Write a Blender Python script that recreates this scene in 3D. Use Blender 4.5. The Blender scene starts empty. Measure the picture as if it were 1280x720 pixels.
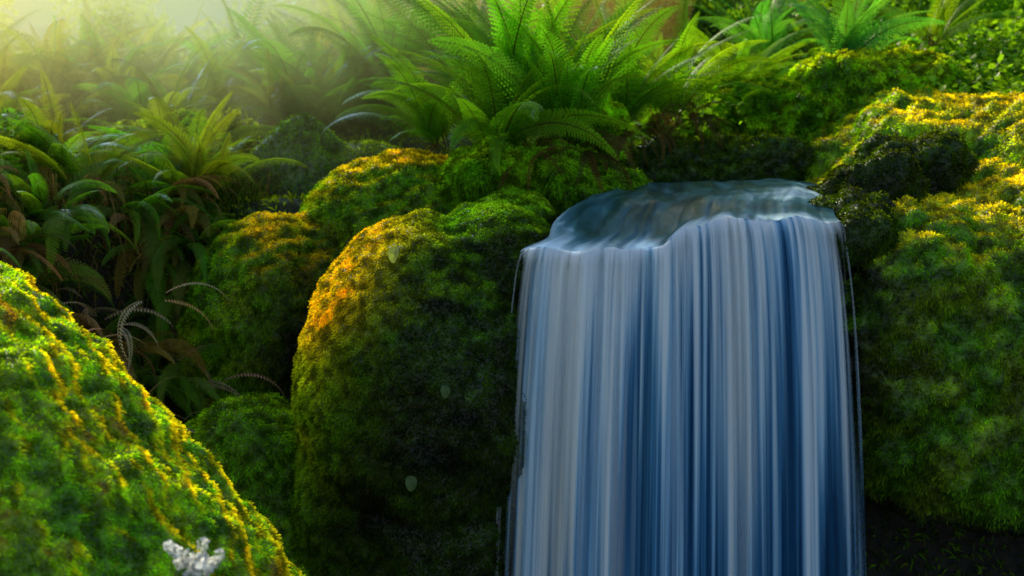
import bpy, bmesh, math, numpy as np
from mathutils import Vector, Matrix
rng = np.random.default_rng(7)
scene = bpy.context.scene

# ------------------------------------------------------------------ noise
def _h(ix, iy, iz, seed):
    n = (ix*374761393 + iy*668265263 + iz*2147483647 + seed*974634777) & 0xFFFFFFFF
    n = ((n ^ (n >> 13)) * 1274126177) & 0xFFFFFFFF
    n = (n ^ (n >> 16)) & 0xFFFFFFFF
    return n.astype(np.float64)/4294967295.0
def vnoise(p, seed=0):
    f = np.floor(p); i = f.astype(np.int64); t = p-f; t = t*t*(3-2*t)
    x, y, z = i[:,0], i[:,1], i[:,2]
    r = 0
    for dx in (0,1):
        wx = t[:,0] if dx else 1-t[:,0]
        for dy in (0,1):
            wy = t[:,1] if dy else 1-t[:,1]
            for dz in (0,1):
                wz = t[:,2] if dz else 1-t[:,2]
                r = r + wx*wy*wz*_h(x+dx, y+dy, z+dz, seed)
    return r
def fbm(p, seed=0, o=3):
    a, s, tot = 1.0, 0.0, 0.0
    for k in range(o):
        s = s + a*vnoise(p*(2.03**k)+k*17.3, seed+k); tot += a; a *= 0.5
    return s/tot
def sm(a, b, x):
    t = np.clip((x-a)/(b-a), 0, 1); return t*t*(3-2*t)
def lerp(a, b, t):
    return a + (b-a)*t[:,None]

# ------------------------------------------------------------------ mesh builder
class MB:
    def __init__(s): s.V=[]; s.T=[]; s.C=[]; s.M=[]; s.S=[]; s.n=0
    def add(s, v, t, c, mat=0, smooth=False):
        v = np.asarray(v, float); t = np.asarray(t, np.int64)
        c = np.asarray(c, float)
        if c.ndim == 1: c = np.tile(c, (len(v),1))
        s.V.append(v); s.T.append(t+s.n); s.C.append(c)
        s.M.append(np.full(len(t), mat)); s.S.append(np.full(len(t), smooth)); s.n += len(v)
    def build(s, name, mats, uv=None):
        V=np.concatenate(s.V); T=np.concatenate(s.T); C=np.concatenate(s.C)
        M=np.concatenate(s.M); S=np.concatenate(s.S)
        me = bpy.data.meshes.new(name)
        me.vertices.add(len(V)); me.vertices.foreach_set("co", V.astype(np.float32).ravel())
        me.loops.add(len(T)*3); me.loops.foreach_set("vertex_index", T.astype(np.int32).ravel())
        me.polygons.add(len(T)); me.polygons.foreach_set("loop_start", np.arange(0,len(T)*3,3,dtype=np.int32))
        me.polygons.foreach_set("loop_total", np.full(len(T),3,dtype=np.int32))
        me.polygons.foreach_set("material_index", M.astype(np.int32))
        me.polygons.foreach_set("use_smooth", S.astype(bool))
        me.update(calc_edges=True)
        a = me.color_attributes.new("Col", 'FLOAT_COLOR', 'POINT')
        a.data.foreach_set("color", np.concatenate([C, np.ones((len(C),1))],1).astype(np.float32).ravel())
        if uv is not None:
            ul = me.uv_layers.new(name="UVMap")
            ul.data.foreach_set("uv", uv[T.ravel()].astype(np.float32).ravel())
        for m in mats: me.materials.append(m)
        ob = bpy.data.objects.new(name, me); scene.collection.objects.link(ob)
        return ob

def vnormals(V, T):
    fn = np.cross(V[T[:,1]]-V[T[:,0]], V[T[:,2]]-V[T[:,0]])
    N = np.zeros_like(V)
    for k in range(3):
        for a in range(3):
            N[:,a] += np.bincount(T[:,k], weights=fn[:,a], minlength=len(V))
    return N/np.maximum(np.linalg.norm(N,axis=1,keepdims=True),1e-9), fn

def sample(V, T, N, n, w=None):
    _, fn = vnormals(V, T)
    ar = np.linalg.norm(fn,axis=1)*.5
    if w is not None: ar = ar*w[T].mean(1)
    cs = np.cumsum(ar); f = np.searchsorted(cs, rng.random(n)*cs[-1]); f = np.minimum(f, len(T)-1)
    a = rng.random(n); b = rng.random(n); fl = a+b>1; a[fl]=1-a[fl]; b[fl]=1-b[fl]
    c = 1-a-b; t = T[f]
    P = V[t[:,0]]*c[:,None]+V[t[:,1]]*a[:,None]+V[t[:,2]]*b[:,None]
    NN = N[t[:,0]]*c[:,None]+N[t[:,1]]*a[:,None]+N[t[:,2]]*b[:,None]
    return P, NN/np.linalg.norm(NN,axis=1,keepdims=True)

def unit(v): return v/np.maximum(np.linalg.norm(v,axis=1,keepdims=True),1e-9)

# ------------------------------------------------------------------ materials
def new_mat(name):
    m = bpy.data.materials.new(name); m.use_nodes = True
    nt = m.node_tree; nt.nodes.clear()
    return m, nt, nt.nodes.new("ShaderNodeOutputMaterial")
def plant_mat(name, trans=.4, rough=.5, spec=.3, tint=(1.25,1.15,.5)):
    m, nt, out = new_mat(name); N=nt.nodes; L=nt.links
    at=N.new("ShaderNodeAttribute"); at.attribute_name="Col"
    if spec>0:
        p=N.new("ShaderNodeBsdfPrincipled"); p.inputs["Roughness"].default_value=rough
        p.inputs["Specular IOR Level"].default_value=spec
        L.new(at.outputs["Color"], p.inputs["Base Color"])
    else:
        p=N.new("ShaderNodeBsdfDiffuse"); L.new(at.outputs["Color"], p.inputs["Color"])
    tr=N.new("ShaderNodeBsdfTranslucent")
    mu=N.new("ShaderNodeMix"); mu.data_type='RGBA'; mu.blend_type='MULTIPLY'; mu.inputs[0].default_value=1
    L.new(at.outputs["Color"], mu.inputs[6]); mu.inputs[7].default_value=(*tint,1)
    L.new(mu.outputs[2], tr.inputs["Color"])
    mx=N.new("ShaderNodeMixShader"); mx.inputs[0].default_value=trans
    L.new(p.outputs[0], mx.inputs[1]); L.new(tr.outputs[0], mx.inputs[2]); L.new(mx.outputs[0], out.inputs[0])
    return m
def rock_mat(name, rough=.75, bump=.6):
    m, nt, out = new_mat(name); N=nt.nodes; L=nt.links
    at=N.new("ShaderNodeAttribute"); at.attribute_name="Col"
    tc=N.new("ShaderNodeTexCoord")
    n1=N.new("ShaderNodeTexNoise"); n1.inputs["Scale"].default_value=28; n1.inputs["Detail"].default_value=5
    L.new(tc.outputs["Object"], n1.inputs["Vector"])
    rp=N.new("ShaderNodeMapRange"); rp.inputs[1].default_value=.3; rp.inputs[2].default_value=.7
    rp.inputs[3].default_value=.35; rp.inputs[4].default_value=1.5
    L.new(n1.outputs["Fac"], rp.inputs[0])
    vm=N.new("ShaderNodeVectorMath"); vm.operation='SCALE'
    L.new(at.outputs["Color"], vm.inputs[0]); L.new(rp.outputs[0], vm.inputs["Scale"])
    p=N.new("ShaderNodeBsdfPrincipled"); p.inputs["Roughness"].default_value=rough
    L.new(vm.outputs[0], p.inputs["Base Color"])
    b=N.new("ShaderNodeBump"); b.inputs["Strength"].default_value=bump; b.inputs["Distance"].default_value=.03
    L.new(n1.outputs["Fac"], b.inputs["Height"]); L.new(b.outputs[0], p.inputs["Normal"])
    L.new(p.outputs[0], out.inputs[0])
    return m
M_ROCK = rock_mat("wet_rock", .55)
M_SOIL = rock_mat("forest_soil", .95)
M_BARK = rock_mat("bark", .9, 1.0)
M_MOSS = plant_mat("moss", .40, .7, 0, (1.7,1.5,.4))
M_FERN = plant_mat("fern_frond", .55, .45, .3, (2.2,2.0,.4))
M_LEAF = plant_mat("leaf", .5, .45, .3, (2.0,1.8,.4))
M_DRY  = plant_mat("dry_frond", .4, .8, 0, (1.2,1.0,.7))
M_LICH = plant_mat("lichen", .5, .8, 0, (1.1,1.1,1.1))

# ------------------------------------------------------------------ colours (albedo)
GREEN=np.array([.125,.29,.010]); LIME=np.array([.34,.52,.014]); YEL=np.array([.70,.53,.012])
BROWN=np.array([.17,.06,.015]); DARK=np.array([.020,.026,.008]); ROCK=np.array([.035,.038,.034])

def moss_color(P, N, yellow=1., dark=None, brown=.3, lime=.5, seed=0, yfun=None, gain=1.):
    a = fbm(P*2.2, 11+seed); b = fbm(P*8.0, 23+seed); c = fbm(P*34.0, 37+seed, 2)
    col = lerp(GREEN[None], LIME[None], sm(.38,.66,b)*lime)
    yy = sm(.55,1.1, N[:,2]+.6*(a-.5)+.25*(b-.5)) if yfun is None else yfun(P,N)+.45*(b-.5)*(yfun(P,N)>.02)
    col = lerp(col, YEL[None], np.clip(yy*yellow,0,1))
    col = lerp(col, BROWN[None], sm(.58,.74,c*.45+b*.55)*brown)
    col = col*(.5+.95*sm(.3,.65,c))[:,None]*gain
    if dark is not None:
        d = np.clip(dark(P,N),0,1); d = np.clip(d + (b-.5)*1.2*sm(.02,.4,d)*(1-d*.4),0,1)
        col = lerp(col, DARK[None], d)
    return col

def blades(mb, P, N, col, ln, wd, droop=.35, spread=.8, mat=1):
    n=len(P)
    D = unit(N + rng.normal(0,1,(n,3))*spread*.6 + np.array([0,0,-droop]))
    S = unit(np.cross(D, rng.normal(0,1,(n,3))))
    l = ln*(.5+rng.random(n))[:,None]; w=(wd*(.6+.8*rng.random(n)))[:,None]
    Mid = P + D*l*.55
    tip = P + D*l + np.array([0,0,-1])*l*.25
    V = np.stack([P-D*.004, Mid-S*w*.5, tip, Mid+S*w*.5],1).reshape(-1,3)
    i = np.arange(n)*4
    T = np.concatenate([np.stack([i,i+1,i+2],1), np.stack([i,i+2,i+3],1)])
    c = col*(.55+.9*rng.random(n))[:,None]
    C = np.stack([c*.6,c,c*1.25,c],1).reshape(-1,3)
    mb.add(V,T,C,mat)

# ------------------------------------------------------------------ rocks
def superell(c, r, n=2.0, rot=(0,0,0)):
    bm=bmesh.new(); bmesh.ops.create_icosphere(bm, subdivisions=5, radius=1)
    V=np.array([v.co[:] for v in bm.verts]); T=np.array([[v.index for v in f.verts] for f in bm.faces]); bm.free()
    k=(np.abs(V)**n).sum(1)**(-1/n); V=V*k[:,None]*np.array(r)
    R=np.array(Matrix.Rotation(rot[2],3,'Z')@Matrix.Rotation(rot[1],3,'Y')@Matrix.Rotation(rot[0],3,'X'))
    return V@R.T+np.array(c), T
def union(prims, voxel, smooth=5):
    Vs=[];Ts=[];k=0
    for p in prims:
        V,T=superell(*p); Vs.append(V);Ts.append(T+k);k+=len(V)
    V=np.concatenate(Vs);T=np.concatenate(Ts)
    me=bpy.data.meshes.new("tmp"); me.from_pydata(V.tolist(),[],T.tolist()); me.update()
    ob=bpy.data.objects.new("tmp",me); scene.collection.objects.link(ob)
    m=ob.modifiers.new("r",'REMESH'); m.mode='VOXEL'; m.voxel_size=voxel
    s=ob.modifiers.new("s",'SMOOTH'); s.iterations=smooth; s.factor=.5
    dg=bpy.context.evaluated_depsgraph_get(); ev=ob.evaluated_get(dg); em=ev.to_mesh(); em.calc_loop_triangles()
    V=np.empty(len(em.vertices)*3); em.vertices.foreach_get("co",V); V=V.reshape(-1,3)
    T=np.empty(len(em.loop_triangles)*3,dtype=np.int32); em.loop_triangles.foreach_get("vertices",T); T=T.reshape(-1,3).astype(np.int64)
    ev.to_mesh_clear(); bpy.data.objects.remove(ob); bpy.data.meshes.remove(me)
    return V,T
def rock(name, prims, voxel=.022, amp=.10, freq=1.6, nbl=60000, bl=(.018,.006), yellow=1., dark=None,
         brown=.3, lime=.5, seed=0, bare=None, smooth=6, lump=.03, mfreq=6., yfun=None, rockcol=ROCK, gain=1.):
    V,T=union(prims,voxel,smooth)
    N,_=vnormals(V,T)
    d=(fbm(V*freq+3.1,seed+50)-.5)*2*amp+(fbm(V*mfreq,seed+60)-.5)*2*lump*1.6+(fbm(V*20,seed+70,2)-.5)*2*lump*.8
    V=V+N*d[:,None]; N,_=vnormals(V,T)
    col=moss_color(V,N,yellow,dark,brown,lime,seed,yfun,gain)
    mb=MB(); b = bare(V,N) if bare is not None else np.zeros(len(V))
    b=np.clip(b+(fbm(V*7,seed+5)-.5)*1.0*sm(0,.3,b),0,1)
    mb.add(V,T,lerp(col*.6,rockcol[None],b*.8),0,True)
    w = np.clip(1-b,.02,1)*np.where(N[:,1]>.6,.3,1.)*np.where(N[:,2]<-.5,.2,1)
    P,PN=sample(V,T,N,nbl,w)
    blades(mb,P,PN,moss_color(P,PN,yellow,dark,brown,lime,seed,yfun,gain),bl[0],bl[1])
    ob=mb.build(name,[M_ROCK,M_MOSS])
    return ob,V,T,N

# central boulder beside the fall: sunlit left shoulder painted as yellow moss, wet side by the water painted in shade
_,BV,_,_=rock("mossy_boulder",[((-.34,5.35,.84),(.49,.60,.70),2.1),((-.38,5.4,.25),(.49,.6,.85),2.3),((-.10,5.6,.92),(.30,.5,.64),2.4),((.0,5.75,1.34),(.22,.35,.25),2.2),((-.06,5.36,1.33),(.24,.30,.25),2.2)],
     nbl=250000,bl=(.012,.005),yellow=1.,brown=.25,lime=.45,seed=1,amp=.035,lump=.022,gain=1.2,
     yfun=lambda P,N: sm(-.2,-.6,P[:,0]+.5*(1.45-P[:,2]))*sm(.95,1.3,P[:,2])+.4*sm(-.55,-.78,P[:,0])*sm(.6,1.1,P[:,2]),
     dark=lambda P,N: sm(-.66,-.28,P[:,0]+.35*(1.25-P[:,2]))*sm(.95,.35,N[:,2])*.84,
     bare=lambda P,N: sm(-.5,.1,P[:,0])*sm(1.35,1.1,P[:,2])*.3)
# boulder behind, left
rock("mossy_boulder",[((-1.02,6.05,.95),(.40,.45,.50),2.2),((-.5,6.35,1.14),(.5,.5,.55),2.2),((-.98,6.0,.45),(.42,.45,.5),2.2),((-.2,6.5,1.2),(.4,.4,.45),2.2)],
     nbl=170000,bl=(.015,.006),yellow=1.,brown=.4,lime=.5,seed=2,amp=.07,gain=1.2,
     dark=lambda P,N: np.exp(-(((P[:,0]+.80)/.22)**2+((P[:,2]-.92)/.36)**2))*1.15)  # shade of the front hollow painted in as a dark patch
# low mossy rock in the gully
rock("mossy_rock",[((-.98,5.35,.25),(.33,.35,.6),2.2),((-1.25,5.5,-.05),(.5,.45,.5),2.2),((-.75,5.1,-.1),(.4,.4,.45),2.2)],
     nbl=90000,bl=(.018,.006),yellow=.05,brown=.05,lime=.7,seed=3,amp=.10,freq=2.5,gain=1.4)
# foreground rock
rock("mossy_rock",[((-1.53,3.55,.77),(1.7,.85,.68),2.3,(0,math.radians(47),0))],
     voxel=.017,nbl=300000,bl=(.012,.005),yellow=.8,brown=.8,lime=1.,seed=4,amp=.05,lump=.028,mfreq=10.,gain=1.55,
     yfun=lambda P,N: sm(.5,.85,N[:,0]*.6+N[:,1]*.8+.2)*.9)  # gold rim light painted into the moss colour
# rock ledge beneath the stream
rock("rock_ledge",[((.38,6.0,.60),(.64,.85,.74),5),((1.0,6.1,.68),(.42,.85,.78),5)],
     voxel=.03,nbl=20000,yellow=0,seed=5,amp=.03,dark=lambda P,N: P[:,0]*0+.85,bare=lambda P,N: P[:,0]*0+.7,lump=.015)
# right-hand cliff
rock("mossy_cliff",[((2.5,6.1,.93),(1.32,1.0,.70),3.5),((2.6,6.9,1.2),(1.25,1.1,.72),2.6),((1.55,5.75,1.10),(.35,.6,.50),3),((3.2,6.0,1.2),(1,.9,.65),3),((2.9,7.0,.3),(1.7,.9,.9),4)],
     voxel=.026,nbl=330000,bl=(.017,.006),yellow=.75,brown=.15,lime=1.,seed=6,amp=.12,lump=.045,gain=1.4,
     dark=lambda P,N: sm(.6,.1,N[:,2])*(.36+.5*sm(1.8,1.2,P[:,0])+1.3*(fbm(P*np.array([3.2,2,1.6]),401)-.5))+sm(.42,.2,P[:,2])*.8,  # steep faces darkened; black shade of the undercut painted in at the foot
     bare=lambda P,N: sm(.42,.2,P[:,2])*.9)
# dark rock at the stream's right edge
rock("wet_rock",[((1.46,5.8,1.53),(.17,.2,.14),2.2),((1.68,6.1,1.60),(.2,.25,.16),2.2),((1.32,5.4,1.45),(.14,.2,.11),2.2)],nbl=20000,yellow=.1,lime=.1,brown=.8,seed=8,amp=.08,freq=4,
     dark=lambda P,N: P[:,0]*0+.75,lump=.06)
# rocks closing the back of the stream
rock("wet_rock",[((.75,7.0,1.5),(.3,.25,.22),2.4),((1.2,6.95,1.5),(.32,.25,.24),2.4),((.4,6.75,1.5),(.2,.2,.2),2.4)],nbl=26000,yellow=.1,lime=.3,brown=.6,seed=31,amp=.06,
     dark=lambda P,N: P[:,0]*0+.5,lump=.045)
# stone slab at the back-left
rock("stone_slab",[((-1.02,6.95,1.20),(.56,.30,.66),1.3),((-.72,7.0,1.3),(.5,.3,.42),1.6)],voxel=.025,nbl=26000,yellow=.3,brown=.1,lime=.4,seed=9,amp=.03,lump=.012,smooth=2,
     bare=lambda P,N: P[:,0]*0+.55,rockcol=np.array([.18,.18,.09]))
# mossy hummocks under the ferns
for (c,r,y,l,sd) in [((-.1,6.15,1.58),(.24,.2,.17),.1,.6,21),((.38,6.7,1.80),(.11,.11,.15),.25,1,22),((.22,6.2,1.52),(.28,.25,.2),.05,.2,23),
                 ((1.35,7.5,1.80),(.34,.25,.17),.3,1,24),((1.9,7.5,1.92),(.5,.3,.2),.3,1,26),((-1.75,7.2,1.60),(.3,.2,.17),.5,1,27),((-2.35,6.2,1.5),(.3,.25,.18),.1,.8,28)]:
    rock("moss_hummock",[(c,r,2.2),((c[0]+r[0]*.7,c[1]+.05,c[2]-.06),(r[0]*.7,r[1]*.8,r[2]*.8),2.2)],nbl=32000,bl=(.022,.007),yellow=y,lime=l,brown=.1,seed=sd,amp=.08,freq=4.,lump=.05,gain=1.3)

# ------------------------------------------------------------------ ground
def gh(x,y):
    P=np.stack([x,y,x*0],1)
    top = 1.42+.12*sm(-1.2,-2.5,x)
    front = -.15+.25*sm(-1.6,-4,x)+.3*sm(3,6,x)
    rise = sm(5.35,6.4,y+.5*sm(-1.3,-2.2,x)+1.2*sm(-3,-8,x))
    h = front+(top-front)*rise
    sl = .165+.02*np.clip(x,-3,6)
    h += np.clip(y-6.5,0,7)*sl*(1-.45*np.exp(-((x-.9)/.6)**2)*sm(9.5,7,y)) 
    h += np.clip(y-13.5,0,200)*.02
    h -= sm(-.2,-2.,x)*sm(-12,-7,x)*(.5*sm(8,11,y)+np.clip(y-10,0,30)*.05)
    h += (fbm(P*.7,91)-.5)*.35*sm(5,7,y) + (fbm(P*3,92)-.5)*.12 
    far = sm(25,80,np.hypot(x,y)); h += far*(fbm(P*.03,94)-.55)*14
    h = np.where((x>-.1)&(x<1.5)&(y>5)&(y<7.0), np.minimum(h,1.36), h)
    return h
def axis(lo,hi,fine,c0,c1):
    a=list(np.arange(c0,c1,fine)); s=fine; x=c0
    while x>lo: s*=1.22; x-=s; a.insert(0,x)
    s=fine; x=c1
    while x<hi: a.append(x); s*=1.22; x+=s
    return np.array(a)
gx=axis(-260,260,.06,-5,5); gy=axis(-260,300,.06,3.5,14)
X,Y=np.meshgrid(gx,gy); V=np.stack([X.ravel(),Y.ravel(),gh(X.ravel(),Y.ravel())],1)
nx=len(gx); idx=np.arange(len(V)).reshape(len(gy),nx)
a,b,c,d=idx[:-1,:-1].ravel(),idx[:-1,1:].ravel(),idx[1:,1:].ravel(),idx[1:,:-1].ravel()
T=np.concatenate([np.stack([a,b,c],1),np.stack([a,c,d],1)])
N,_=vnormals(V,T)
gcol=lerp(np.array([[.022,.017,.010]]),np.array([[.035,.06,.012]]),sm(.4,.65,fbm(V*1.3,95))*sm(.5,.9,N[:,2]))
mb=MB(); mb.add(V,T,gcol,0,True)
near=(np.abs(V[:,0])<6)&(V[:,1]>4.5)&(V[:,1]<14)
P,PN=sample(V,T,N,150000,near*1.0)
blades(mb,P,PN,moss_color(P,PN,.25,lambda p,n:sm(.8,.4,n[:,2])*.5,.4,.6,12),.045,.010)
mb.build("ground",[M_SOIL,M_MOSS])
def zg(x,y): return float(gh(np.array([x]),np.array([y]))[0])

# ------------------------------------------------------------------ ferns
def frond_template(npin, sub, wmax=.17):
    V=[];T=[];K=[]
    def tri(p,q,r,k):
        n=len(V); V.extend([p,q,r]); T.append((n,n+1,n+2)); K.extend([k]*3)
    segs=14
    for i in range(segs):   # rachis
        s0=i/segs; s1=(i+1)/segs; w0=.006*(1-s0*.8); w1=.006*(1-s1*.8)
        tri((s0,-w0,.0),(s1,-w1,.0),(s1,w1,.0),0); tri((s0,-w0,.0),(s1,w1,.0),(s0,w0,.0),0)
    for i in range(npin):
        t=i/(npin-1); s=.14+.85*t
        L=wmax*(min(1,(t+.12)/.35))**.6*(1-t)**.75+.008
        for sg in (-1,1):
            f=math.radians(62-18*t); jit=rng.normal(0,.04)
            dx,dw=math.cos(f+jit),math.sin(f+jit)*sg
            if sub==0:
                w=.85/npin*.42
                a=(s,0,0); b=(s+dx*L*.4-w,dw*L*.4,-.05*L); c=(s+dx*L,dw*L,-.28*L); d=(s+dx*L*.4+w,dw*L*.4,-.05*L)
                tri(a,b,c,.6); tri(a,c,d,.6)
            else:
                for j in range(sub):
                    q=(j+.3)/sub; m=(s+dx*L*q, dw*L*q, -.28*L*q*q)
                    ll=.85/npin*.62*(1-q)**.5+.002; hw=L/sub*.46
                    for g in (-1,1):
                        px,pw=-dw*sg*g, dx*g*sg
                        nrm=math.hypot(px,pw); px/=nrm; pw/=nrm
                        tip=(m[0]+px*ll+dx*ll*.5, m[1]+pw*ll+dw*ll*.5, m[2]+.003)
                        a=(m[0]-dx*hw,m[1]-dw*hw,m[2]); b=(m[0]+dx*hw,m[1]+dw*hw,m[2])
                        tri(a,b,tip,.5+.5*q)
    return np.array(V,float),np.array(T),np.array(K)
HI=[frond_template(34,6,.16),frond_template(30,6,.18),frond_template(38,6,.13)]
LO=[frond_template(28,0,.18),frond_template(32,0,.15)]
SPARSE=[frond_template(16,4,.12),frond_template(20,4,.10)]
THIN=[frond_template(22,0,.09),frond_template(26,0,.07)]
def frond(mb, base, L, az, el, droop, tmpl, col, twist=0, side=0.):
    V,T,K=tmpl
    u=np.linspace(0,1.3,40); th=el-droop*u**1.4
    cx=np.concatenate([[0],np.cumsum(np.cos(th[:-1])*(u[1]-u[0]))]); cz=np.concatenate([[0],np.cumsum(np.sin(th[:-1])*(u[1]-u[0]))])
    s=np.clip(V[:,0],0,1.29); X=np.interp(s,u,cx); Z=np.interp(s,u,cz); TH=np.interp(s,u,th)
    h=np.array([math.cos(az),math.sin(az),0]); sd=np.array([-math.sin(az),math.cos(az),0])
    nr=np.stack([-np.sin(TH)*h[0],-np.sin(TH)*h[1],np.cos(TH)],1)
    sv=sd[None]*math.cos(twist)+nr*math.sin(twist); nv=nr*math.cos(twist)-sd[None]*math.sin(twist)
    P=X[:,None]*h+Z[:,None]*np.array([0,0,1])+V[:,1:2]*sv+V[:,2:3]*nv+(side*s*s)[:,None]*sd
    P=np.array(base)+P*L
    c=col[None]*(.75+.5*K[:,None])*(.85+.3*V[:,0:1])
    c=np.where(K[:,None]==0,np.array([[.09,.07,.02]]),c)
    mb.add(P,T,c,0)
FG=np.array([.11,.29,.014]); FB=np.array([.06,.26,.06]); FY=np.array([.32,.33,.02]); FM=np.array([.19,.29,.018])
def fern(base,n,L,col=FG,elr=(50,85),dr=(40,110),tm=HI,azc=None,azs=math.pi,mat=None,name="fern"):
    mb=MB()
    for i in range(n):
        az=rng.uniform(-math.pi,math.pi) if azc is None else azc+rng.uniform(-azs,azs)
        el=math.radians(rng.uniform(*elr)); d=math.radians(rng.uniform(*dr))
        c=col*rng.uniform(.65,1.35)*np.array([rng.uniform(.8,1.5),1,1])
        b=np.array(base)+np.array([rng.normal(0,.03),rng.normal(0,.03),0])
        frond(mb,b,L*rng.uniform(.65,1.1),az,el,d,tm[rng.integers(len(tm))],c,rng.normal(0,.45),rng.normal(0,.16))
    return mb.build(name,[mat or M_FERN])
R=math.radians
# main clump of ferns above the boulders
fern((-.08,6.35,1.66),34,.80,FG,(40,85),(40,120))
fern((.22,6.35,1.68),38,.85,FG,(60,88),(20,90))
fern((.02,6.6,1.7),30,.98,FG*1.1,(60,88),(20,80))
fern((.5,6.95,1.72),28,.78,FG,(50,88),(20,100))
fern((.78,7.2,1.76),26,.78,FG,(50,85),(30,100))
fern((-.35,6.7,1.68),24,.62,FG,(40,80),(40,110))
fern((-.2,7.3,1.8),26,.9,FG*1.1,(50,85),(30,100))
fern((-.7,8.0,1.9),26,.85,FG*1.2,(50,85),(30,100))
fern((1.15,7.6,1.85),22,.6,FG*.9,(40,80),(30,100))
fern((1.75,7.6,2.0),28,.62,FB,(50,88),(30,90))
fern((1.45,8.2,2.05),24,.65,FB*1.1,(40,88),(30,90))
fern((2.35,8.0,2.15),22,.6,FG,(30,80),(30,90))
fern((1.35,7.25,1.85),14,.36,FG*1.3,(30,80),(30,100))
for b,n,az in [((.3,6.2,1.70),22,-90),((.62,6.75,1.76),26,-80),((.1,6.2,1.68),14,-110),((.9,7.0,1.78),22,-90)]:
    fern(b,n,.34,np.array([.13,.10,.025]),(0,60),(80,150),SPARSE,azc=R(az),azs=R(80),mat=M_DRY,name="dry_fern")
# ferns of the left bank
for i in range(58):
    x=rng.uniform(-3.3,-.8); y=rng.uniform(6.0,9.4) if x<-1.4 else rng.uniform(7.8,9.4)
    fern((x,y,zg(x,y)),16,rng.uniform(.38,.62)*(1.45 if y>7.5 else 1),(FY if y>7.8 else FM)*rng.uniform(.6,1.2) if rng.random()<.65 else FG,(45,88),(40,120),tm=HI if y<8.2 else LO)
for b,n,L,c in [((-2.0,5.7,1.25),14,.45,FG*.8),((-2.0,5.25,.9),12,.45,FG*.7),((-1.95,5.9,1.45),16,.45,FG),((-1.6,6.3,1.5),16,.4,FG)]:
    fern(b,n,L,c,(25,80),(40,120))
for i in range(60):
    x=rng.uniform(-2.5,-1.2); y=rng.uniform(5.3,6.6); z=max(zg(x,y),.5+rng.uniform(0,.9))
    q=rng.random(); c=FG*.9 if q<.35 else (np.array([.22,.22,.04]) if q<.7 else np.array([.26,.19,.07]))
    fern((x,y,z),10,rng.uniform(.32,.52),c,(0,60),(80,150),HI,azc=R(-90),azs=R(100),mat=M_DRY if q>.35 else M_FERN,name="fern")
for i in range(26):
    x=rng.uniform(-2.0,-1.2); y=rng.uniform(5.2,5.8); z=max(zg(x,y),.5+rng.uniform(0,.7))
    fern((x,y,z),3,.36,np.array([.50,.42,.26]),(0,50),(60,120),THIN,azc=R(-60),azs=R(75),mat=M_DRY,name="dry_fern")
# hanging grass on the left bank (one mass)
mb=MB()
def grass(P,az,L,wd,col,el0=.9,droop=2.6,segs=6):
    n=len(P); V=[];C=[]
    h=np.stack([np.cos(az),np.sin(az),az*0],1); sd=np.stack([-np.sin(az),np.cos(az),az*0],1)
    p=P.copy(); th=np.full(n,el0)+rng.normal(0,.4,n); dr=droop*(.6+.6*rng.random(n))
    for k in range(segs+1):
        w=(wd*(1-k/segs)**.7*.5+.0004)
        V+= [p-sd*w, p+sd*w]; C+= [col*(.6+.6*k/segs)]*2
        st=(L/segs)[:,None]; p=p+st*(np.cos(th)[:,None]*h+np.sin(th)[:,None]*np.array([0,0,1])); th=th-dr/segs
        th=np.maximum(th,-1.5)
    V=np.stack(V,1).reshape(-1,3); C=np.stack(C,1).reshape(-1,3); m=2*(segs+1); i=np.arange(n)*m; T=[]
    for k in range(segs):
        a=i+2*k; T+= [np.stack([a,a+1,a+3],1),np.stack([a,a+3,a+2],1)]
    mb.add(V,np.concatenate(T),C,0)
n=5500; x=rng.uniform(-3.2,-1.15,n); y=rng.uniform(5.1,7.0,n); P=np.stack([x,y,gh(x,y)],1)
k=fbm(P*3,555)
cl=lerp(np.array([[.09,.17,.012]]),np.array([[.26,.17,.05]]),sm(.42,.62,k+rng.normal(0,.08,n)))*(.4+rng.random(n))[:,None]
grass(P,rng.normal(-1.5,.9,n),rng.uniform(.15,.36,n),.006,cl)
mb.build("hanging_grass",[M_DRY])
# hillside understory ferns (one mass)
mb=MB()
for i in range(360):
    x=rng.uniform(-6.5,6.5); y=rng.uniform(7.4,13.5)
    if abs(x-.9)<.4 and y<7.6: continue
    if abs(x+.9)<.6 and y<7.9: continue
    z=zg(x,y)
    c0=lerp(FY[None],FG[None]*.8,np.array([sm(-2.5,.5,x)]))[0]
    for k in range(13):
        frond(mb,(x,y,z),rng.uniform(.3,.6),rng.uniform(-3.14,3.14),R(rng.uniform(30,80)),R(rng.uniform(30,110)),LO[rng.integers(2)],c0*rng.uniform(.5,1.3),rng.normal(0,.3))
mb.build("fern_undergrowth",[M_FERN])

# ------------------------------------------------------------------ leaves / bushes / trees
def leaves(mb,P,size,col,mat=0,upb=.4,asp=.65):
    n=len(P); Nn=unit(rng.normal(0,1,(n,3))+np.array([0,0,upb*2]))
    A=unit(np.cross(Nn,rng.normal(0,1,(n,3)))); B=np.cross(Nn,A)
    s=(size*(.6+.8*rng.random(n)))[:,None]
    V=np.stack([P-A*s*.5,P-A*s*.12+B*s*asp*.45-Nn*s*.05,P+A*s*.3+B*s*asp*.3,P+A*s*.55,P+A*s*.3-B*s*asp*.3,P-A*s*.12-B*s*asp*.45-Nn*s*.05],1).reshape(-1,3)
    i=np.arange(n)*6
    T=np.concatenate([np.stack([i,i+1,i+5],1),np.stack([i+1,i+2,i+5],1),np.stack([i+2,i+4,i+5],1),np.stack([i+2,i+3,i+4],1)])
    c=np.repeat(col*(.6+.8*rng.random(n))[:,None],6,0)
    mb.add(V,T,c,mat)
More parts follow.
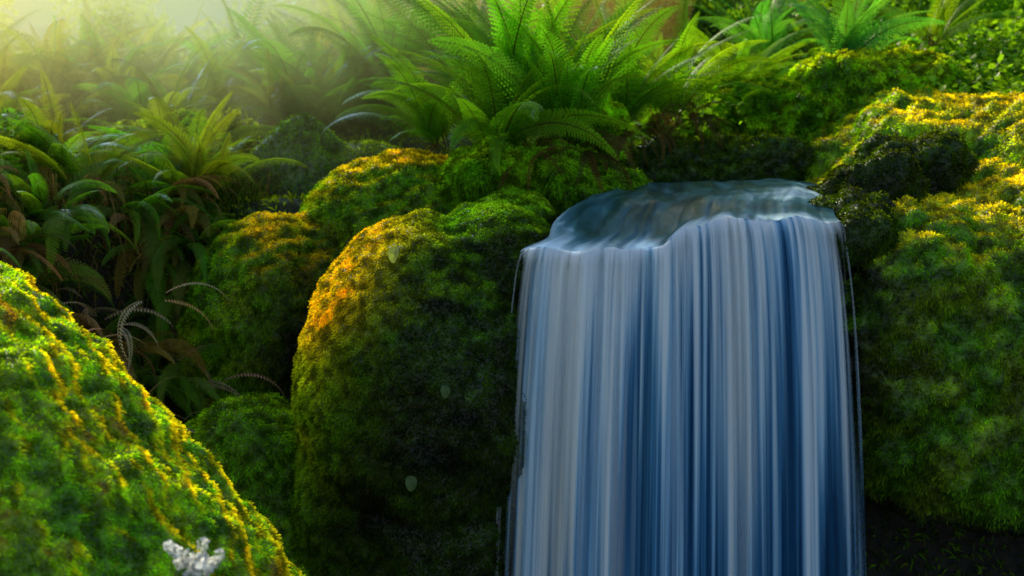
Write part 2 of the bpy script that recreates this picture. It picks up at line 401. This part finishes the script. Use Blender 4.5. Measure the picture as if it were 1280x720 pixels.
def tube(mb,pts,rad,col,mat,sides=8):
    pts=np.array(pts,float); n=len(pts); rings=[]
    for i in range(n):
        t=pts[min(i+1,n-1)]-pts[max(i-1,0)]; t/=np.linalg.norm(t)
        u=np.cross(t,[.3,.9,.1]); u/=np.linalg.norm(u); v=np.cross(t,u)
        a=np.linspace(0,2*math.pi,sides,endpoint=False)
        rings.append(pts[i]+rad[i]*(np.cos(a)[:,None]*u+np.sin(a)[:,None]*v))
    V=np.concatenate(rings); T=[]
    for i in range(n-1):
        for j in range(sides):
            a=i*sides+j;b=i*sides+(j+1)%sides;c=a+sides;d=b+sides
            T+= [(a,b,d),(a,d,c)]
    mb.add(V,T,col,mat,True)
def bush(base,r,n,col,size=.035,name="shrub",lobes=9):
    mb=MB(); base=np.array(base); 
    for k in range(lobes):
        o=rng.normal(0,.5,3)*r; o[2]=abs(o[2])+r*.35; c=base+o; rr=r*rng.uniform(.28,.5)
        tube(mb,[base,base+o*.5+rng.normal(0,.03,3),c],[.012,.008,.003],np.array([.05,.035,.02]),1,5)
        m=n//lobes; D=unit(rng.normal(0,1,(m,3)))*rr*(rng.random(m)**.4)[:,None]
        leaves(mb,c+D,size,np.tile(col*rng.uniform(.7,1.3),(m,1)))
    return mb.build(name,[M_LEAF,M_BARK])
LG=np.array([.12,.30,.02])
for (x,y,r,n,c,s) in [(-3.6,8.8,.5,5000,FY*1.1,.04),(-2.6,9.4,.35,4000,FY*1.1,.035),(-.9,9.6,.45,5000,FY*1.1,.035),(-.3,9.8,.6,5000,FY,.04),(.4,9.8,.6,5000,LG*.7,.04),(1.6,9.8,.6,5000,LG*.6,.04),
                   (2.6,9.2,.5,5000,LG*.8,.04),(3.4,9.0,.6,6000,LG,.045),(-4.5,9.5,.8,6000,FY,.05),(-3.9,11,.8,5000,FY*1.1,.05),(.6,11.5,.7,5000,LG*.6,.05),(3.2,11.4,.8,6000,LG*.6,.05),
                   (-2.9,11.8,.9,7000,FY*1.1,.05),(-1.6,12.2,.9,7000,FY*1.1,.05),(-1.55,7.3,.24,2500,FY*1.3,.03),(-2.2,6.5,.22,2500,LG*.8,.03)]:
    bush((x,y,zg(x,y)-.05),r,n,c,s)
# clover-like ground cover on the right
for (n,x0,x1,y0,y1,zo) in [(230,1.9,4.2,6.8,8.6,0),(70,1.0,2.0,7.3,8.0,.02)]:
    mb=MB()
    for k in range(n):
        x=rng.uniform(x0,x1); y=rng.uniform(y0,y1); z=max(zg(x,y),1.75+.2*(y-7)+.14*(x-2))+rng.uniform(0,.14)+zo
        m=110; D=rng.normal(0,1,(m,3))*np.array([.11,.11,.04]); leaves(mb,np.array([x,y,z])+D,.034,np.tile(np.array([.18,.40,.02])*rng.uniform(.5,1.25),(m,1)),0,.9,1.0)
    mb.build("clover_patch",[M_LEAF])

def tree(x,y,h,r,lean=0.,crown=True):
    z=zg(x,y)-.1; mb=MB(); bc=np.array([.05,.035,.025])
    pts=[(x+lean*t+.08*math.sin(t*7+x),y+.08*math.cos(t*5),z+h*t) for t in np.linspace(0,1,9)]
    tube(mb,pts,[r*(1.35 if i==0 else 1-.85*i/8) for i in range(9)],bc,1,12)
    for k in range(16):
        t=rng.uniform(.4,.97); p=np.array(pts[0])*(1-t)+np.array(pts[-1])*t; a=rng.uniform(-3.14,3.14); L=h*.28*(1.2-t)
        e=p+np.array([math.cos(a)*L,math.sin(a)*L,L*.35]); m=(p+e)/2+np.array([0,0,.1])
        tube(mb,[p,m,e],[r*.3*(1.1-t),r*.16,.01],bc,1,6)
        for q in (m,e,(m+e)/2):
            n=260; D=rng.normal(0,1,(n,3))*np.array([.42,.42,.25])*L*.6
            leaves(mb,q+D,.13,np.tile(np.array([.05,.10,.015])*rng.uniform(.6,1.4),(n,1)))
    mb.build("tree",[M_LEAF,M_BARK])
for t in [(3.2,15.5,10,.25,-.3),(6.5,14,9,.22,.2),(1.2,19,12,.28,.2),(9.5,17,12,.3,0),(5,20,13,.3,.3)]:
    tree(*t)
# ------------------------------------------------------------------ stream + waterfall
def n1(x,seed): return vnoise(np.stack([x,x*0+.5,x*0+.5],1),seed)-.5
def lip(u):   # u 0..1 across
    x=.03+1.17*u
    k=sm(.36,.62,u+.02*np.sin(u*40))
    y=5.03+.12*k+.02*np.sin(u*23)+.012*np.sin(u*51+1)
    z=1.445+.10*k+.008*np.sin(u*31)+n1(u*55,901)*.014
    return x,y,z
nu=560
u=np.linspace(0,1,nu)
nv=150; vs=np.linspace(0,1,nv); U,W=np.meshgrid(u,vs); U=U.ravel();W=W.ravel()
lx,ly,lz=lip(U)
by=7.0; yy=ly+(by-ly)*W
xl=.03+.11*sm(.0,.12,W)+.22*sm(.1,.55,W); xr=1.20+.15*sm(0,.5,W)
xx=xl+(xr-xl)*U
crest=1.585
zz=lz+(crest-lz)*sm(-.1,.5,W)-.16*sm(.55,.95,W)
Pn=np.stack([xx,yy,zz*0],1)
nw=sm(.03,.3,W)
zz=zz+(fbm(Pn*np.array([3.5,2.,1]),201)-.5)*.07*nw+(fbm(Pn*np.array([14,5,1]),202)-.5)*.022*nw
zz-= .03*(2*np.abs(U-.5))**4*sm(.1,.5,W)+.012*(2*np.abs(U-.5))**12
V=np.stack([xx,yy,zz],1)
def gridT(nu,nv):
    idx=np.arange(nu*nv).reshape(nv,nu)
    a,b,c,d=idx[:-1,:-1].ravel(),idx[:-1,1:].ravel(),idx[1:,1:].ravel(),idx[1:,:-1].ravel()
    return np.concatenate([np.stack([a,b,c],1),np.stack([a,c,d],1)])
LIPZ=zz[:nu].copy(); LIPX=xx[:nu].copy(); LIPY=yy[:nu].copy()
def stream_mat():
    m,nt,out=new_mat("stream_water"); N=nt.nodes; L=nt.links
    uv=N.new("ShaderNodeUVMap"); mp=N.new("ShaderNodeMapping"); mp.inputs["Scale"].default_value=(15,6,1)
    L.new(uv.outputs[0],mp.inputs[0])
    n=N.new("ShaderNodeTexNoise"); n.inputs["Scale"].default_value=1; n.inputs["Detail"].default_value=5; n.inputs["Distortion"].default_value=.3
    L.new(mp.outputs[0],n.inputs["Vector"])
    at=N.new("ShaderNodeAttribute"); at.attribute_name="Col"; sp=N.new("ShaderNodeSeparateColor"); L.new(at.outputs["Color"],sp.inputs[0])
    ad=N.new("ShaderNodeMath"); ad.operation='ADD'; L.new(n.outputs["Fac"],ad.inputs[0]); L.new(sp.outputs[0],ad.inputs[1])
    r=N.new("ShaderNodeValToRGB"); r.color_ramp.elements[0].position=.42; r.color_ramp.elements[0].color=(.010,.055,.070,1)
    r.color_ramp.elements[1].position=.95; r.color_ramp.elements[1].color=(.62,.82,.95,1)
    e=r.color_ramp.elements.new(.64); e.color=(.05,.17,.23,1)
    L.new(ad.outputs[0],r.inputs[0])
    p=N.new("ShaderNodeBsdfPrincipled"); p.inputs["Roughness"].default_value=.3; p.inputs["IOR"].default_value=1.33; p.inputs["Specular IOR Level"].default_value=.35
    L.new(r.outputs[0],p.inputs["Base Color"])
    b=N.new("ShaderNodeBump"); b.inputs["Strength"].default_value=.15; b.inputs["Distance"].default_value=.02
    L.new(n.outputs["Fac"],b.inputs["Height"]); L.new(b.outputs[0],p.inputs["Normal"])
    L.new(p.outputs[0],out.inputs[0]); return m
sf=.48*sm(.13,0,W)*(.2+1.2*(n1(U*40,905)+.5))+.32*sm(.6,.9,U)*sm(.1,.3,W)*sm(.55,.3,W)+.18*sm(.16,.0,U)
mb=MB(); mb.add(V,gridT(nu,nv),np.stack([sf,sf,sf],1),0,True)
mb.build("stream",[stream_mat()],uv=np.stack([U,W],1))

def fall_mat():
    m,nt,out=new_mat("falling_water"); N=nt.nodes; L=nt.links
    uv=N.new("ShaderNodeUVMap")
    def streak(sx,sy,det,off):
        mp=N.new("ShaderNodeMapping"); mp.inputs["Scale"].default_value=(sx,sy,1); mp.inputs["Location"].default_value=(off,off,0)
        L.new(uv.outputs[0],mp.inputs[0])
        n=N.new("ShaderNodeTexNoise"); n.inputs["Scale"].default_value=1; n.inputs["Detail"].default_value=det; n.inputs["Roughness"].default_value=.55
        L.new(mp.outputs[0],n.inputs["Vector"]); return n.outputs["Fac"]
    a=streak(42,.9,2.5,0); b=streak(12,.6,2,7.3)
    ad=N.new("ShaderNodeMath"); ad.operation='ADD'; L.new(a,ad.inputs[0]); L.new(b,ad.inputs[1])
    at=N.new("ShaderNodeAttribute"); at.attribute_name="Col"   # red channel: foam amount
    sp=N.new("ShaderNodeSeparateColor"); L.new(at.outputs["Color"],sp.inputs[0])
    ad2=N.new("ShaderNodeMath"); ad2.operation='ADD'; L.new(ad.outputs[0],ad2.inputs[0]); L.new(sp.outputs[0],ad2.inputs[1])
    r=N.new("ShaderNodeValToRGB")
    r.color_ramp.elements[0].position=.28; r.color_ramp.elements[0].color=(.008,.09,.22,1)
    r.color_ramp.elements[1].position=.84; r.color_ramp.elements[1].color=(.93,.98,1,1)
    e=r.color_ramp.elements.new(.50); e.color=(.10,.33,.58,1)
    e=r.color_ramp.elements.new(.68); e.color=(.50,.76,.96,1)
    mr=N.new("ShaderNodeMapRange"); mr.inputs[1].default_value=.72; mr.inputs[2].default_value=1.42; L.new(ad2.outputs[0],mr.inputs[0])
    L.new(mr.outputs[0],r.inputs[0])
    foam=N.new("ShaderNodeBsdfPrincipled"); foam.inputs["Roughness"].default_value=.4; foam.inputs["IOR"].default_value=1.33; foam.inputs["Specular IOR Level"].default_value=.3
    L.new(r.outputs[0],foam.inputs["Base Color"])
    tl=N.new("ShaderNodeBsdfTranslucent"); L.new(r.outputs[0],tl.inputs["Color"])
    mx=N.new("ShaderNodeMixShader"); mx.inputs[0].default_value=.10; L.new(foam.outputs[0],mx.inputs[1]); L.new(tl.outputs[0],mx.inputs[2])
    tp=N.new("ShaderNodeBsdfTransparent")
    op=N.new("ShaderNodeMath"); op.operation='MULTIPLY_ADD'; L.new(a,op.inputs[0]); op.inputs[1].default_value=3.; op.inputs[2].default_value=-1.5
    o2=N.new("ShaderNodeMath"); o2.operation='ADD'; o2.use_clamp=True; L.new(op.outputs[0],o2.inputs[0]); L.new(sp.outputs[1],o2.inputs[1])
    fin=N.new("ShaderNodeMixShader"); L.new(o2.outputs[0],fin.inputs[0]); L.new(tp.outputs[0],fin.inputs[1]); L.new(mx.outputs[0],fin.inputs[2])
    L.new(fin.outputs[0],out.inputs[0]); return m
MF=fall_mat()
mb=MB(); uvs=[]
nv=90
for layer in range(2):
    t=np.linspace(0,1,nv); U,Tt=np.meshgrid(u,t); U=U.ravel(); Tt=Tt.ravel()
    iu=np.tile(np.arange(nu),nv)
    drop=Tt**1.5*(LIPZ[iu]+.15)
    reach=.20*np.sqrt(drop+1e-6)*(.8+.4*(n1(U*14,300+layer)+.5))
    amp=.010+.03*Tt
    cor=n1(U*60,310+layer)*1.0+n1(U*24+Tt*.4,320+layer)*2.0+n1(U*150,330+layer)*.2
    spread=(U-.5)*(.20+.05*layer)*Tt**.8
    x=LIPX[iu]+spread+n1(U*40,340+layer)*.01*Tt
    y=LIPY[iu]-reach-cor*amp*sm(0.02,.2,Tt)+layer*.06*sm(0,.15,Tt)+.002*layer
    z=LIPZ[iu]-drop-layer*.004
    V=np.stack([x,y,z],1)
    foam=.34*np.exp(-Tt/.42)*sm(-.03,.03,Tt)+.03-.10*sm(.45,1,Tt)*sm(.3,.6,U)+.12*sm(.5,.2,U)-.16*np.exp(-((U-.56)/.03)**2)+.16*np.exp(-((U-.66)/.05)**2)-.06*np.exp(-((U-.8)/.02)**2)
    op=np.full(len(U),1. if layer else .62)
    edge=np.minimum(U,1-U); op=op*sm(.0,.10,edge)-.15*(1-sm(0,.08,edge))*sm(0,.2,Tt)+.5*sm(.12,.0,Tt)*sm(0,.02,edge)
    mb.add(V,gridT(nu,nv),np.stack([foam,op,foam*0],1),0,True)
    uvs.append(np.stack([U+layer*3.7,Tt*.8+layer*2],1))
mb.build("waterfall",[MF],uv=np.concatenate(uvs))

# plunge pool
def pool_mat():
    m,nt,out=new_mat("pool_water"); N=nt.nodes; L=nt.links
    p=N.new("ShaderNodeBsdfPrincipled"); p.inputs["Base Color"].default_value=(.01,.025,.03,1); p.inputs["Roughness"].default_value=.08; p.inputs["IOR"].default_value=1.33
    n=N.new("ShaderNodeTexNoise"); n.inputs["Scale"].default_value=9; b=N.new("ShaderNodeBump"); b.inputs["Strength"].default_value=.4; b.inputs["Distance"].default_value=.03
    L.new(n.outputs["Fac"],b.inputs["Height"]); L.new(b.outputs[0],p.inputs["Normal"]); L.new(p.outputs[0],out.inputs[0]); return m
me=bpy.data.meshes.new("pool"); bm=bmesh.new(); bmesh.ops.create_circle(bm,cap_ends=True,segments=48,radius=1)
for v in bm.verts: v.co=Vector((v.co.x*2.2+.9,v.co.y*1.6+4.4,-.03))
bm.to_mesh(me); bm.free(); me.materials.append(pool_mat()); scene.collection.objects.link(bpy.data.objects.new("pool",me))

# lichen tuft on the foreground rock, and small fallen leaves resting on the boulder
def small_leaf(x,z,size,nrm,col,name):
    m=(np.abs(BV[:,0]-x)<.03)&(np.abs(BV[:,2]-z)<.03)
    y=BV[m,1].min()-.018 if m.any() else 4.85
    mb=MB(); a=np.linspace(0,2*math.pi,18,endpoint=False)
    n=Vector(nrm).normalized(); q=n.to_track_quat('Z','Y').to_matrix(); q=np.array(q)
    r=size*(.5+.04*np.sin(a*3)); L=np.stack([np.cos(a)*r*.75,np.sin(a)*r,.1*size*np.cos(a*2)],1)
    V=np.concatenate([[[0,0,0]],L])@q.T+np.array((x,y,z)); T=[(0,i+1,(i+1)%18+1) for i in range(18)]
    mb.add(V,T,np.array(col),0); mb.build(name,[M_LEAF])
small_leaf(-.42,1.44,.06,(-.6,-1,.4),(.40,.45,.14),"fallen_leaf")
small_leaf(-.35,.68,.055,(.3,-1,.2),(.16,.26,.10),"fallen_leaf")
small_leaf(-.23,1.0,.045,(.3,-1,.2),(.14,.24,.08),"fallen_leaf")
mb=MB()
for k in range(24):
    c=np.array([-.70,2.99,1.055])+rng.normal(0,1,3)*np.array([.026,.02,.026]); m=22
    D=unit(rng.normal(0,1,(m,3)))*.011; leaves(mb,c+D,.012,np.tile(np.array([.88,.88,.86])*rng.uniform(.8,1.),(m,1)),0,.1,.8)
mb.build("white_lichen",[M_LICH])

# ------------------------------------------------------------------ mist, placed and tinted yellow to make the sun glow (nested homogeneous volumes)
for k,(r,dn) in enumerate([((2.7,2.5,1.7),.13),((1.7,1.9,1.10),.40)]):
    me=bpy.data.meshes.new("mist"); bm=bmesh.new(); bmesh.ops.create_icosphere(bm,subdivisions=4,radius=1)
    for v in bm.verts: v.co=Vector((v.co.x*r[0]-1.65,v.co.y*r[1]+8.2,v.co.z*r[2]+2.6))
    bm.to_mesh(me); bm.free()
    m,nt,out=new_mat("mist"); vs_=nt.nodes.new("ShaderNodeVolumeScatter"); vs_.inputs["Color"].default_value=(1,.68,.14,1)
    vs_.inputs["Density"].default_value=dn; vs_.inputs["Anisotropy"].default_value=.72
    nt.links.new(vs_.outputs[0],out.inputs["Volume"]); me.materials.append(m)
    scene.collection.objects.link(bpy.data.objects.new("mist",me))

# ------------------------------------------------------------------ light, sky, camera
EL,AZ=R(30),R(-25)
w=bpy.data.worlds.new("World"); scene.world=w; w.use_nodes=True; nt=w.node_tree
sky=nt.nodes.new("ShaderNodeTexSky"); sky.sky_type='NISHITA'; sky.sun_disc=False; sky.sun_elevation=EL; sky.sun_rotation=AZ%(2*math.pi); sky.dust_density=1.4
bg=nt.nodes["Background"]; bg.inputs[1].default_value=.15; nt.links.new(sky.outputs[0],bg.inputs[0])
S=Vector((math.sin(AZ)*math.cos(EL),math.cos(AZ)*math.cos(EL),math.sin(EL)))
sl=bpy.data.lights.new("sun",'SUN'); sl.energy=5; sl.angle=R(.5); sl.color=(1,.85,.52)
so=bpy.data.objects.new("sun",sl); so.rotation_euler=S.to_track_quat('Z','Y').to_euler(); so.location=S*30; scene.collection.objects.link(so)
cd=bpy.data.cameras.new("camera"); cd.lens=50; cd.sensor_width=36; cd.clip_end=1000
cd.dof.use_dof=True; cd.dof.focus_distance=4.8; cd.dof.aperture_fstop=2.8
co=bpy.data.objects.new("camera",cd); co.location=(0,0,2.2); co.rotation_euler=(R(80),0,0); scene.collection.objects.link(co)
scene.camera=co
scene.view_settings.view_transform='Standard'; scene.view_settings.look='None'; scene.view_settings.exposure=0
